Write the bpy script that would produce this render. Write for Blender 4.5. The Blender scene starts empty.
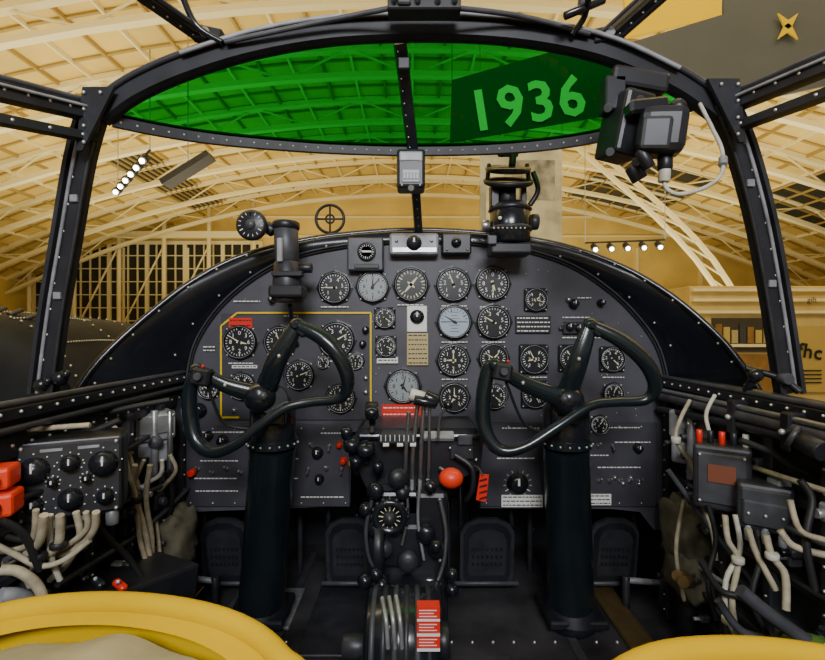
import bpy, bmesh, math, random
from mathutils import Vector as V, Matrix, Euler
random.seed(7)
F=460.0; CZ=3.6
def U(px,py,Y): return V(((px-412.5)*Y/F, Y, CZ-(py-330)*Y/F))
PY=1.10
def PU(px,py,d=0.0): 
    p=U(px,py,PY); p.y-=d; return p
K=PY/F
# ---------- materials
MATS={}
def mat(name,col,rough=.5,metal=0,noise=0.0,nscale=30,bump=0.0,emit=0,coat=0,spec=.5):
    if name in MATS: return MATS[name]
    m=bpy.data.materials.new(name); m.use_nodes=True; nt=m.node_tree
    b=nt.nodes['Principled BSDF']
    b.inputs['Base Color'].default_value=(*col,1); b.inputs['Roughness'].default_value=rough
    b.inputs['Metallic'].default_value=metal; b.inputs['Specular IOR Level'].default_value=spec
    if coat: b.inputs['Coat Weight'].default_value=coat
    if emit:
        b.inputs['Emission Color'].default_value=(*col,1); b.inputs['Emission Strength'].default_value=emit
    if noise or bump:
        tc=nt.nodes.new('ShaderNodeTexCoord'); n=nt.nodes.new('ShaderNodeTexNoise')
        n.inputs['Scale'].default_value=nscale; n.inputs['Detail'].default_value=5
        nt.links.new(tc.outputs['Object'],n.inputs['Vector'])
        if noise:
            r=nt.nodes.new('ShaderNodeValToRGB')
            r.color_ramp.elements[0].position=.3; r.color_ramp.elements[1].position=.7
            r.color_ramp.elements[0].color=(*[c*(1-noise) for c in col],1)
            r.color_ramp.elements[1].color=(*[min(1,c*(1+noise)) for c in col],1)
            nt.links.new(n.outputs['Fac'],r.inputs['Fac']); nt.links.new(r.outputs['Color'],b.inputs['Base Color'])
        if bump:
            bp=nt.nodes.new('ShaderNodeBump'); bp.inputs['Strength'].default_value=bump; bp.inputs['Distance'].default_value=.002
            nt.links.new(n.outputs['Fac'],bp.inputs['Height']); nt.links.new(bp.outputs['Normal'],b.inputs['Normal'])
    MATS[name]=m; return m
def glass(name,col,gl=.06):
    m=bpy.data.materials.new(name); m.use_nodes=True; nt=m.node_tree; nt.nodes.clear()
    o=nt.nodes.new('ShaderNodeOutputMaterial'); t=nt.nodes.new('ShaderNodeBsdfTransparent'); g=nt.nodes.new('ShaderNodeBsdfGlossy')
    mx=nt.nodes.new('ShaderNodeMixShader'); t.inputs['Color'].default_value=(*col,1); g.inputs['Roughness'].default_value=.03
    mx.inputs[0].default_value=gl
    nt.links.new(t.outputs[0],mx.inputs[1]); nt.links.new(g.outputs[0],mx.inputs[2]); nt.links.new(mx.outputs[0],o.inputs[0])
    return m
BLK=mat('black_paint',(.012,.013,.017),.4,0,.3,18)
FRM=mat('frame_black_paint',(.018,.019,.024),.42,0,.35,22)
BLKG=mat('black_gloss',(.009,.011,.015),.24,0,.2,12,coat=.2)
COL=mat('column_enamel',(.008,.014,.017),.26,0,.25,9,coat=.3)
PAN=mat('panel_grey',(.068,.068,.083),.5,0,.18,14,.15)
PAN2=mat('subpanel_grey',(.047,.047,.058),.5,0,.2,16,.15)
FACE=mat('dial_black',(.010,.011,.014),.35)
FACEG=mat('dial_grey',(.30,.33,.33),.4)
FACEB=mat('dial_blue',(.38,.47,.54),.4)
WHT=mat('marking_white',(.82,.82,.76),.5)
CRM=mat('marking_cream',(.75,.70,.42),.5)
STL=mat('steel',(.45,.46,.47),.3,.9,.2,40)
ALU=mat('aluminium_grey',(.36,.37,.38),.4,.5,.3,30)
LGR=mat('light_grey_paint',(.27,.28,.30),.45,.1,.35,30)
MGR=mat('mid_grey_paint',(.058,.060,.070),.45,.1,.3,30)
DGR=mat('dark_grey_paint',(.030,.031,.037),.42,.1,.3,30)
RED=mat('red_paint',(.75,.025,.01),.35)
ORG=mat('orange_red',(.85,.05,.012),.4)
YEL=mat('yellow_paint',(.85,.58,.0),.4)
YSEAT=mat('yellow_seat_fabric',(.60,.385,.0),.8,0,.08,8,.25,spec=.08)
CLOTH=mat('canvas_cloth',(.36,.32,.19),.85,0,.18,15,.5)
KHK=mat('khaki_fabric',(.11,.10,.065),.9,0,.45,25,.6)
CAB=mat('cable_cream',(.40,.35,.24),.55,0,.3,60)
CABW=mat('cable_white',(.55,.53,.44),.5,0,.2,50)
CABB=mat('cable_black',(.015,.015,.016),.5)
FLR=mat('cockpit_floor_paint',(.055,.052,.056),.5,.3,.6,9,.3)
WALL=mat('interior_dark_green',(.018,.021,.024),.5,0,.4,14,.2)
TAN=mat('placard_tan',(.50,.40,.18),.5)
RIV=mat('rivet_metal',(.62,.62,.58),.35,.6)
OLV=mat('olive_green',(.08,.17,.03),.4)
BRZ=mat('bronze',(.25,.17,.07),.35,.7,.2,30)
# ---------- builder
TX={}
def textmesh(s,bold=0):
    key=s+('*' if bold else '')
    if key in TX: return TX[key]
    c=bpy.data.curves.new('t','FONT'); c.body=s; c.align_x='CENTER'; c.align_y='CENTER'; c.resolution_u=2
    if bold: c.offset=.022; c.space_character=1.08
    o=bpy.data.objects.new('t',c); bpy.context.collection.objects.link(o)
    dg=bpy.context.evaluated_depsgraph_get(); me=bpy.data.meshes.new_from_object(o.evaluated_get(dg))
    r=([tuple(v.co) for v in me.vertices],[tuple(p.vertices) for p in me.polygons])
    bpy.data.objects.remove(o); bpy.data.curves.remove(c); bpy.data.meshes.remove(me)
    TX[key]=r; return r
def cr(pts,n=6,closed=False):
    pts=[tuple(p) for p in pts]; L=len(pts); out=[]
    rng=L if closed else L-1
    for i in range(rng):
        g=lambda k: pts[k%L] if closed else pts[max(0,min(L-1,k))]
        p0,p1,p2,p3=g(i-1),g(i),g(i+1),g(i+2)
        for j in range(n):
            t=j/n
            out.append(tuple(.5*((2*b)+(-a+c)*t+(2*a-5*b+4*c-d)*t*t+(-a+3*b-3*c+d)*t**3) for a,b,c,d in zip(p0,p1,p2,p3)))
    if not closed: out.append(pts[-1])
    return out
class MB:
    def __init__(s,name,parent=None):
        s.name=name; s.V=[]; s.F=[]; s.M=[]; s.S=[]; s.mats=[]; s.parent=parent
    def mi(s,m):
        if m not in s.mats: s.mats.append(m)
        return s.mats.index(m)
    def add(s,vs,fs,m,smooth=False):
        o=len(s.V); s.V+= [tuple(v) for v in vs]; k=s.mi(m)
        for f in fs: s.F.append(tuple(i+o for i in f)); s.M.append(k); s.S.append(smooth)
    def box(s,c,size,m,rot=(0,0,0),bev=.002,R=None):
        bm=bmesh.new(); bmesh.ops.create_cube(bm,size=1)
        for v in bm.verts: v.co=V((v.co.x*size[0],v.co.y*size[1],v.co.z*size[2]))
        b=min(bev,min(size)*.45)
        if b>0: bmesh.ops.bevel(bm,geom=list(bm.edges),offset=b,segments=2 if b>.004 else 1,affect='EDGES',profile=.5)
        RM=R if R is not None else Euler([math.radians(a) for a in rot]).to_matrix()
        bm.verts.index_update()
        s.add([RM@v.co+V(c) for v in bm.verts],[[v.index for v in f.verts] for f in bm.faces],m); bm.free()
    def lathe(s,c,ax,prof,m,seg=24,smooth=True,sc=(1,1),cap=(1,1)):
        ax=V(ax).normalized(); a=V((0,0,1)) if abs(ax.z)<.9 else V((1,0,0))
        x=a.cross(ax).normalized(); y=ax.cross(x)
        vs=[];fs=[];n=len(prof)
        for r,h in prof:
            for i in range(seg):
                t=2*math.pi*i/seg; vs.append(V(c)+x*(math.cos(t)*r*sc[0])+y*(math.sin(t)*r*sc[1])+ax*h)
        for j in range(n-1):
            for i in range(seg):
                k=(i+1)%seg; fs.append((j*seg+i,j*seg+k,(j+1)*seg+k,(j+1)*seg+i))
        s.add(vs,fs,m,smooth)
        for q,j in enumerate((0,n-1)):
            if prof[j][0]>1e-6 and cap[q]:
                s.add(vs[j*seg:(j+1)*seg],[tuple(range(seg))],m,False)
    def ring(s,c,ax,r,t,m,seg=32):
        s.lathe(c,ax,[(r-t,0),(r-t*.7,t*.7),(r,t),(r+t*.7,t*.7),(r+t,0),(r+t*.7,-t*.7),(r,-t),(r-t*.7,-t*.7),(r-t,0)],m,seg,cap=(0,0))
    def cyl(s,p0,p1,r0,m,r1=None,seg=16,bev=0):
        p0=V(p0);p1=V(p1); L=(p1-p0).length; r1=r0 if r1 is None else r1
        b=min(bev if bev else .1*min(r0,r1),L*.3)
        s.lathe(p0,p1-p0,[(r0-b,0),(r0,b),(r1,L-b),(r1-b,L)],m,seg)
    def sph(s,c,r,m,seg=14,sc=(1,1,1)):
        vs=[];fs=[];n=seg//2
        for j in range(n+1):
            p=math.pi*j/n
            for i in range(seg):
                t=2*math.pi*i/seg
                vs.append((c[0]+r*sc[0]*math.sin(p)*math.cos(t),c[1]+r*sc[1]*math.sin(p)*math.sin(t),c[2]+r*sc[2]*math.cos(p)))
        for j in range(n):
            for i in range(seg):
                k=(i+1)%seg; fs.append((j*seg+i,(j+1)*seg+i,(j+1)*seg+k,j*seg+k))
        s.add(vs,fs,m,True)
    def tube(s,pts,r,m,seg=8,closed=False,n=5,sm=True,flat=1.0):
        rr=r if isinstance(r,(list,tuple)) else [r]*len(pts)
        P=[tuple(p)+(q,) for p,q in zip(pts,rr)]
        if sm and len(P)>2: P=cr(P,n,closed)
        L=len(P); pv=[V(p[:3]) for p in P]; vs=[];fs=[]; prev=None
        for i in range(L):
            if closed: t=pv[(i+1)%L]-pv[i-1]
            else: t=pv[min(L-1,i+1)]-pv[max(0,i-1)]
            if t.length<1e-9: t=V((0,0,1))
            t.normalize()
            if prev is None:
                a=V((0,1,0)) if abs(t.y)<.8 else V((0,0,1))
                x=(a-t*a.dot(t)).normalized()
            else: x=(prev-t*prev.dot(t)).normalized()
            prev=x; y=t.cross(x)
            for k in range(seg):
                a=2*math.pi*k/seg; vs.append(pv[i]+x*(math.cos(a)*P[i][3]*flat)+y*(math.sin(a)*P[i][3]))
        for i in range(L if closed else L-1):
            j=(i+1)%L
            for k in range(seg):
                l=(k+1)%seg; fs.append((i*seg+k,i*seg+l,j*seg+l,j*seg+k))
        s.add(vs,fs,m,True)
        if not closed:
            s.add(vs[:seg],[tuple(range(seg))],m); s.add(vs[-seg:],[tuple(range(seg))],m)
    def beam(s,pts,w,t,m,N=(0,-1,0),n=6,rivm=None,riv=.03,off=0,rr=.0028,rows=(0,)):
        P=cr(pts,n) if len(pts)>2 else [tuple(p) for p in pts]
        P=[V(p) for p in P]; N=V(N).normalized(); L=len(P); vs=[];fs=[]; Sd=[]
        for i in range(L):
            T=(P[min(L-1,i+1)]-P[max(0,i-1)]).normalized(); sd=T.cross(N).normalized(); nn=sd.cross(T).normalized()
            if nn.dot(N)<0: nn=-nn
            Sd.append((sd,nn))
            for a,b in ((-1,0),(-.86,1),(.86,1),(1,0),(1,-1),(-1,-1)):
                vs.append(P[i]+sd*(a*w/2)+nn*(b*t/2))
        for i in range(L-1):
            for k in range(6):
                l=(k+1)%6; fs.append((i*6+k,i*6+l,(i+1)*6+l,(i+1)*6+k))
        fs.append((0,1,2,3,4,5)); q=(L-1)*6; fs.append(tuple(q+i for i in range(6)))
        s.add(vs,fs,m)
        if rivm:
            acc=riv*.5
            for i in range(L-1):
                d=(P[i+1]-P[i]).length; sd,nn=Sd[i]; a=acc
                while a<d:
                    for rw in rows:
                        c=P[i].lerp(P[i+1],a/d)+nn*(t/2)+sd*(rw*w/2)
                        s.lathe(c-nn*.0005,nn,[(rr,0),(rr*.8,rr*.5),(0,rr*.7)],rivm,7)
                    a+=riv
                acc=a-d
    def prism(s,pts,ex,m,smooth=False):
        n=len(pts); pts=[V(p) for p in pts]; ex=V(ex)
        vs=pts+[p+ex for p in pts]
        fs=[tuple(range(n)),tuple(range(2*n-1,n-1,-1))]+[(i,(i+1)%n,n+(i+1)%n,n+i) for i in range(n)]
        s.add(vs,fs,m)
    def loft(s,rows,m,smooth=True):
        n=len(rows[0]); vs=[V(p) for r in rows for p in r]; fs=[]
        for j in range(len(rows)-1):
            for i in range(n-1): fs.append((j*n+i,j*n+i+1,(j+1)*n+i+1,(j+1)*n+i))
        s.add(vs,fs,m,smooth)
    def quad(s,pts,m): s.add(pts,[tuple(range(len(pts)))],m)
    def text(s,t,c,h,m,R=(1,0,0),Up=(0,0,1),bold=0):
        vs,fs=textmesh(t,bold); R=V(R);Up=V(Up)
        s.add([V(c)+R*(x*h)+Up*(y*h) for x,y,z in vs],fs,m)
    def done(s,bevel=0):
        me=bpy.data.meshes.new(s.name); me.from_pydata(s.V,[],s.F)
        for m in s.mats: me.materials.append(m)
        me.polygons.foreach_set('material_index',s.M); me.polygons.foreach_set('use_smooth',s.S); me.update()
        bm=bmesh.new(); bm.from_mesh(me); bmesh.ops.recalc_face_normals(bm,faces=bm.faces); bm.to_mesh(me); bm.free()
        o=bpy.data.objects.new(s.name,me); bpy.context.collection.objects.link(o)
        if s.parent: o.parent=s.parent
        return o
def empty(name,loc=(0,0,0)):
    o=bpy.data.objects.new(name,None); bpy.context.collection.objects.link(o); return o
Z=V((0,0,1)); X=V((1,0,0)); NY=V((0,-1,0))

# =================== HANGAR ===================
HC=mat('hangar_cream',(.80,.60,.17),.7,0,.18,.35)
HR=mat('hangar_rib_white',(.95,.85,.50),.6)
HB=mat('hangar_bar_and_shadow_brown',(.44,.31,.09),.6)  # brown imitates shadow lines across the roof; also colours the skylight bars
HD=mat('hangar_pane_dark',(.035,.035,.03),.35,spec=.2)
HF=mat('hangar_floor_concrete',(.30,.25,.14),.5,0,.2,.6)
HW=30.0; HY=36.0; SPR=7.5; CRN=14.8
def vz(x): return SPR+(CRN-SPR)*(1-(x/HW)**2)
b=MB('ceiling')
xs=[-HW+i*2.5 for i in range(25)]
b.loft([[(x,y,vz(x)) for x in xs] for y in (-6,HY)],HC); b.done()
b=MB('wall_left'); b.box((-HW-.1,15,SPR/2),(.2,42,SPR),HC,bev=0); b.done()
b=MB('wall_right'); b.box((HW+.1,15,SPR/2),(.2,42,SPR),HC,bev=0); b.done()
b=MB('wall_front'); b.prism([(-HW,HY,0),(HW,HY,0)]+[(x,HY,vz(x)) for x in reversed(xs)],(0,.2,0),HC)
for i in range(12): b.box((-27.5+i*5,HY-.1,5),(.18,.2,10),HR,bev=0)
for z_ in (10.9,12.4): b.box((0,HY-.1,z_),(40 if z_<12 else 28,.15,.16),HR,bev=0)
b.done()
b=MB('floor'); b.box((0,15,-.1),(60.4,42,.2),HF,bev=0); b.done()
b=MB('roof_truss')
for yy in range(2,36,4):
    outer=[(x,yy,vz(x)-.15) for x in xs]; inner=[(x,yy,vz(x)-1.2) for x in xs]
    b.beam(outer,.26,.28,HR,n=1); b.beam(inner,.24,.26,HR,n=1)
    for i in range(len(xs)-1):
        p,q=(outer[i],inner[i+1]) if i%2 else (inner[i],outer[i+1])
        b.cyl(p,q,.05,HR,seg=5)
b.done()
b=MB('roof_purlins_and_shadow_lines')
for i in range(49):
    x=-HW+i*1.25; b.box((x,15,vz(x)-.08),(.09,42,.16),HB if i%2 else HR,bev=0)  # pale purlins alternate with brown ones painted as shadow lines
for yy in range(0,36,2):
    b.beam([(x,yy+.9,vz(x)-.05) for x in xs],.08,.1,HB,n=1)  # brown cross lines stand in for roof shadow
b.done()
b=MB('window_1')
def wgrid(b,x0,x1,z0,z1,y,nx,nz,nb):
    b.box(((x0+x1)/2,y,(z0+z1)/2),(x1-x0,.06,z1-z0),HD,bev=0)
    for i in range(nx+1):
        x=x0+(x1-x0)*i/nx; w=.28 if i%nb==0 else .07
        b.box((x,y-.1,(z0+z1)/2),(w,.15,z1-z0+.2),HR,bev=0)
    for j in range(nz+1):
        z=z0+(z1-z0)*j/nz; b.box(((x0+x1)/2,y-.1,z),(x1-x0,.12,.28 if j in(0,nz) else .07),HR,bev=0)
wgrid(b,-29.5,-11.8,3.3,10.4,HY-.1,24,7,4)
for i in range(6):
    x=-29+i*3.4; b.cyl((x,HY-1.2,0),(x,HY-1.2,vz(x)),.16,HR,seg=6)
    b.cyl((x,HY-1.2,3.4),(x+3.4,HY-1.2,10),.07,HR,seg=5)
b.box((-20.6,HY-1.2,10.8),(18,.3,.5),HR,bev=0)
b.done()
b=MB('window_2'); wgrid(b,16,29,1.0,5.6,HY-.1,16,4,4); b.done()
def skylight(name,x0,x1,y0,y1):
    b=MB(name); nx,ny=6,5
    g=lambda u,v,d: V((x0+(x1-x0)*u, y0+(y1-y0)*v, vz(x0+(x1-x0)*u)-d))
    b.loft([[g(i/nx,j/ny,.2) for i in range(nx+1)] for j in range(ny+1)],HD,False)
    for i in range(nx+1): b.beam([g(i/nx,0,.25),g(i/nx,1,.25)],.09,.1,HB,N=(0,0,-1))
    for j in range(ny+1): b.beam([g(i/nx,j/ny,.25) for i in range(nx+1)],.09,.1,HB,N=(0,0,-1),n=1)
    b.done()
skylight('window_3',11.5,17.5,26,34); skylight('window_4',20,26,20,28); skylight('window_5',-16,-14,24,34)
b=MB('knee_brace')
for y_,x0,x1 in ((24,8.5,19),(18,19,26)):
    z0=vz(x0)-1; z1=.0
    for dx in (0,.9): b.beam([(x0+dx,y_,z0),(x0+(x1-x0)*.6+dx,y_,z0*.55),(x1+dx*.4,y_,z1)],.2,.22,HR)
    ctr=cr([(x0,y_,z0),(x0+(x1-x0)*.6,y_,z0*.55),(x1,y_,z1)],8)
    for i in range(len(ctr)-1): b.cyl(ctr[i],V(ctr[i+1])+X*.8,.05,HR,seg=5)
b.done()
DK=mat('banner_dark',(.05,.06,.045),.6); DG=mat('banner_charcoal',(.085,.085,.075),.7,0,.1,1)
YB=mat('banner_yellow',(.80,.52,.0),.7,spec=.1); YT=mat('banner_letter',(.95,.95,.65),.6)
b=MB('year_banner')
Yb=9; pts=[U(452,80,Yb),U(628,30,Yb),U(628,112,Yb),U(450,142,Yb)]
b.prism(pts,(0,.04,0),DK)
d=(U(628,64,Yb)-U(450,92,Yb)).normalized(); up=NY.cross(d)*-1
if up.z<0: up=-up
b.text('1936',U(526,106,Yb)+V((0,-.03,0)),1.10,YT,d,up,bold=1)
for q in (pts[0],pts[1]): b.cyl(q,(q.x,q.y,vz(q.x)),.01,STL,seg=5)
b.done()
b=MB('yellow_banner')
Yb=7; pts=[U(626,38,Yb),U(722,16,Yb),U(716,-70,Yb),U(622,-50,Yb)]
b.prism(pts,(0,.04,0),YB)
for q in pts[2:]: b.cyl(q,(q.x,q.y,vz(q.x)),.01,STL,seg=5)
b.done()
b=MB('logo_banner')
Yb=6; pts=[U(632,42,Yb),U(735,105,Yb),U(900,70,Yb),U(900,-60,Yb),U(724,-40,Yb),U(724,14,Yb)]
b.prism(pts,(0,.04,0),DG)
c=U(787,27,Yb-.03); k=Yb/F
for pp in (((-10,13),(0,6),(10,13),(4,0),(0,-3),(-4,0)),((-10,-13),(0,-6),(10,-13),(4,0),(0,3),(-4,0))):
    b.prism([c+V((x*k,0,z*k)) for x,z in pp],(0,-.02,0),YB)
for q in pts[3:5]: b.cyl(q,(q.x,q.y,vz(q.x)-.3),.01,STL,seg=5)
b.done()
b=MB('exhibit_banner')
GB=mat('banner_grey_print',(.42,.39,.28),.7,0,.4,1.2); Yb=14
pts=[U(480,150,Yb),U(562,148,Yb),U(562,242,Yb),U(480,242,Yb)]; b.prism(pts,(0,.05,0),GB)
b.prism([U(486,165,Yb-.02),U(504,165,Yb-.02),U(504,235,Yb-.02),U(486,235,Yb-.02)],(0,.01,0),mat('print_pale',(.55,.50,.34),.7,0,.3,2))
b.prism([U(512,160,Yb-.02),U(555,160,Yb-.02),U(555,200,Yb-.02),U(512,200,Yb-.02)],(0,.01,0),mat('print_dark',(.25,.23,.18),.7,0,.6,2.5))
for q in pts[:2]: b.cyl(q,(q.x,q.y,vz(q.x)),.01,STL,seg=5)
b.done()
LAMP=mat('lamp_glow',(1,.95,.82),.5,emit=20)
def track(name,p0,p1,n,drop=.5):
    b=MB(name); p0=V(p0);p1=V(p1); b.tube([p0,p1],.05,CABB,6,sm=False)
    for e in (p0,p1): b.cyl(e,(e.x,e.y,vz(e.x)),.02,STL,seg=5)
    for i in range(n):
        p=p0.lerp(p1,(i+.5)/n); q=p+V((0,-.15,-.25)); b.cyl(p,q,.03,CABB,seg=5)
        b.cyl(q+V((0,.15,.1)),q+V((0,-.15,-.12)),.14,CABB,r1=.17,seg=10); b.sph(q+V((0,-.17,-.14)),.10,LAMP,8)
    b.done()
track('track_light',U(118,188,20),U(150,150,17),6)
track('track_light',U(585,243,22),U(665,240,22),5)
b=MB('ceiling_duct'); b.box(U(188,170,16),(1.9,.6,.2),CABB,rot=(0,-32,0)); q=U(188,170,16); b.cyl(q,(q.x,q.y,vz(q.x)),.02,STL,seg=5); b.done()
b=MB('pendant_lamp')
q=U(812,165,24); b.lathe(q,(0,0,1),[(.5,0),(.42,.25),(.1,.45),(0,.5)],LGR,12); b.sph(q+V((0,0,.05)),.3,LAMP,8); b.cyl(q+V((0,0,.45)),(q.x,q.y,vz(q.x)),.02,STL,seg=5)
b.done()
WD=mat('shop_wood',(.30,.16,.04),.5,0,.3,3); SHP=mat('shop_panel_tan',(.58,.42,.12),.6)
b=MB('museum_shop')
Y=13; A=U(690,286,Y); B=U(905,286,Y)
b.box(((A.x+B.x)/2,Y+1.0,A.z/2),(B.x-A.x,2,A.z),mat('shop_wall',(.72,.55,.20),.6,0,.1,2),bev=.02)
for i,py in enumerate((290,300,312)):
    p=U(690,py,Y-.1); b.box(((A.x+B.x)/2,Y-.1,p.z),(B.x-A.x,.12,.08),HR,bev=0)
def rect(b,x0,y0,x1,y1,Yd,m,th=.03): b.prism([U(x0,y1,Yd),U(x1,y1,Yd),U(x1,y0,Yd),U(x0,y0,Yd)],(0,th,0),m)
rect(b,712,318,782,352,Y-.05,mat('shop_dark',(.06,.05,.03),.5))
for i in range(8):
    x=716+i*8; rect(b,x,324+(i%3)*3,x+6,343,Y-.1,[WD,SHP,TAN,MGR][i%4])
rect(b,712,344,782,347,Y-.15,HR)
rect(b,784,326,860,392,Y-.1,SHP); rect(b,700,354,782,400,Y-.05,WD); rect(b,780,290,784,400,Y-.16,BLK)
b.text('fhc',U(810,352,Y-.14),.56,CABB,V((.98,0,-.15)),V((.15,0,.98)),bold=1)
for i in range(4): rect(b,798,370+i*4,822,371+i*4,Y-.14,CABB)
b.text('gift',U(812,300,Y-.2),.22,CABB)
b.done()
NAC=mat('nacelle_dark_paint',(.012,.016,.026),.6,0,.3,3,spec=.2)
b=MB('engine_nacelle')
c=V((-3.5,3.2,CZ-.72)); prof=[(.55,0),(.78,.12),(.86,.5),(.88,1.2),(.82,2.2),(.6,3.4),(.2,4.6),(0,4.9)]
b.lathe(c,(0,1,0),prof,NAC,32,cap=(1,0))
for r_,h in ((.865,.5),(.885,1.2),(.85,1.8)):
    for i in range(60):
        t=2*math.pi*i/60; b.sph(c+V((math.cos(t)*r_,h,math.sin(t)*r_)),.012,RIV,6)
for t_ in (20,45,70,95):
    t=math.radians(t_)
    for i in range(30): 
        rr_=.865+.02*math.sin(i/29*3.1); b.sph(c+V((math.cos(t)*rr_,.5+i*.03,math.sin(t)*rr_)),.009,RIV,6)
b.box(c+V((1.7,1.6,-.15)),(2.4,1.8,.18),NAC,bev=.08)
b.cyl(c+V((0,1,-.8)),V((c.x,c.y+1,.55)),.08,STL); b.lathe((c.x-.15,c.y+1,.5),(1,0,0),[(.2,0),(.5,.03),(.5,.27),(.2,.3)],CABB,24)
for i in range(7):
    t=math.radians(70+9*i); p=c+V((math.cos(t)*.86,.6,math.sin(t)*.86)); b.cyl(p,p+V((math.cos(t)*.05,.12,math.sin(t)*.05)),.02,MGR,seg=8)
b.done()

# =================== COCKPIT STRUCTURE ===================
fz=CZ-.68
b=MB('cockpit_floor'); b.box((.03,.6,fz-.015),(1.17,1.72,.03),FLR,bev=.002)
for x in (-.3,.35): b.box((x,.7,fz+.002),(.02,1.4,.006),MGR)
b.box((.49,.75,fz+.006),(.06,1.0,.012),BRZ,bev=.003)
b.box((-.42,.85,fz+.006),(.06,.8,.012),MGR,bev=.003)
for i in range(24):
    b.sph((-.5+.045*i,1.0,fz+.001),.004,RIV,6)
b.box((.12,.80,fz+.004),(.16,.3,.008),MGR,bev=.002); b.box((-.14,1.1,fz+.004),(.2,.3,.008),DGR,bev=.002); b.box((-.33,1.12,fz+.004),(.10,.16,.008),ALU,bev=.002)
b.done()
b=MB('forward_bulkhead'); b.box((.03,1.47,CZ-.36),(1.3,.02,.66),WALL)
for x in (-.45,-.15,.2,.5): b.box((x,1.44,CZ-.40),(.04,.03,.54),BLK)
for z_ in (-.25,-.5): b.box((.03,1.44,CZ+z_),(1.14,.03,.03),BLK)
for i in range(40):
    b.sph((random.uniform(-.5,.55),1.455,CZ-random.uniform(.3,.65)),.004,RIV,6)
b.done()
b=MB('fuselage_nose')
rows=[]
for y,w,h in ((1.17,.62,.19),(1.6,.58,.14),(2.2,.48,.02),(2.7,.32,-.14),(3.0,.12,-.3)):
    rows.append([(.02+w*math.cos(math.pi*(1-i/16)),y,CZ-.3+(h+.3)*math.sin(math.pi*i/16)) for i in range(17)])
b.loft(rows,NAC); b.done()
b=MB('ring_sight')
c=U(330,219,1.6); r=14*1.6/F
b.ring(c,(0,1,0),r,.0052,BLK,30); b.ring(c,(0,1,0),r*.3,.0034,BLK,18)
b.cyl(c-X*r,c+X*r,.0034,BLK,seg=6); b.cyl(c-Z*r,c+Z*r,.0034,BLK,seg=6); b.cyl(c-Z*r,(c.x,c.y,CZ+.08),.008,BLK)
b.done()
outer=[(72,398),(98,362),(140,322),(190,283),(240,257),(300,241),(360,233),(420,230),(490,234),(560,245),(620,266),(670,295),(715,333),(742,365),(764,399)]
inner=[(188,382),(196,345),(220,308),(255,278),(295,258),(345,247),(385,243),(420,242),(470,244),(520,250),(570,266),(610,292),(640,322),(658,350),(667,384)]
def oy(px): 
    t=abs(px-418)/345; return 1.13-.22*t**2
b=MB('glareshield')
oc=cr([tuple(U(x,y,oy(x))) for x,y in outer],5); ic=cr([tuple(U(x,y,1.095)) for x,y in inner],5)
mid=[tuple(V(a).lerp(V(c_),.5)+V((0,-.02,.006))) for a,c_ in zip(oc,ic)]
b.loft([oc,mid,ic],BLKG)
b.tube([V(p) for p in oc],.007,BLKG,8,sm=False)
b.tube([V(p) for p in ic],.0035,DGR,8,sm=False)
b.tube([V(p)+V((0,-.01,.004)) for p in ic],.0022,MGR,6,sm=False)
back=[tuple(V(p)+V((0,.10,-.03))) for p in oc]; b.loft([oc,back],BLK)
for i in range(4,len(ic)-3,4):
    p=V(ic[i]).lerp(V(mid[i]),.35); b.sph(p+V((0,-.004,0)),.003,RIV,6)
for i in range(2,len(oc)-2,3):
    p=V(oc[i]).lerp(V(mid[i]),.3); b.sph(p+V((0,-.006,0)),.0028,RIV,6)
b.done()

# windshield frame
b=MB('windshield_frame')
YB_=.75
bow=[(98,114),(130,90),(180,67),(250,45),(330,31),(412,27),(490,29),(560,38),(620,54),(680,82),(720,110)]
bowP=[U(x,y,YB_) for x,y in bow]
b.beam(bowP,.040,.02,FRM,rivm=RIV,riv=.028,rows=(-.55,),rr=.0022)
b.tube([p+V((0,-.012,.012)) for p in bowP],.005,DGR,8)
b.tube([U(x,y-14,YB_-.02) for x,y in bow[2:-1]],.0035,LGR,8)
gtop=[(112,121),(150,98),(200,76),(260,58),(340,45),(412,42),(490,44),(560,53),(620,70),(696,104)]
gbot=[(112,121),(160,131),(220,140),(300,147),(360,150),(412,151),(480,150),(550,145),(620,132),(696,104)]
GT=[U(x,y,.765) for x,y in gtop]
GB_=[U(x,y,.765+.16*math.sin(math.pi*(x-112)/584)) for x,y in gbot]
b.beam(GB_,.019,.012,FRM,N=(0,-1,-.2),rivm=RIV,riv=.024,rr=.0022)
b.tube([p+V((0,-.004,.011)) for p in GB_],.003,DGR,6)
cp0=U(400,42,.765); cp1=U(413,151,.925); cp2=U(419,236,1.12)
b.beam([cp0,cp1],.022,.016,FRM,rivm=RIV,riv=.022,rr=.0018,rows=(.55,))
b.beam([cp1,cp2],.020,.016,FRM,rivm=RIV,riv=.026,rr=.0016,rows=(0,))
b.box(U(404,66,.77),(.02,.02,.02),BLK)
for pts in ([(97,112),(84,160),(70,240),(58,310),(47,392)],[(721,108),(738,150),(757,220),(772,300),(786,392)]):
    P=[U(x,y,YB_+.06*(y-110)/280) for x,y in pts]
    sg=1 if pts[0][0]<400 else -1
    b.beam(P,.030,.02,FRM,rivm=RIV,riv=.045,rr=.0025,rows=(.4*sg,))
    b.tube([p+V((-.008*sg,-.012,0)) for p in P],.003,LGR,6)
    b.tube([p+V((.015*sg,-.010,0)) for p in P],.003,DGR,6)
    b.beam([p+V((-.021*sg,-.004,0)) for p in P],.008,.02,DGR)
    for q in (P[1].lerp(P[2],.5),P[2].lerp(P[3],.8)): b.box(q+V((.004*sg,-.012,0)),(.012,.006,.012),LGR,bev=.001)
dirs={-1:(V((-.52,.75,CZ+.353)),V((-.56,.625,CZ+.325))),1:(V((.515,.75,CZ+.366)),V((.565,.625,CZ+.361)))}
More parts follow.
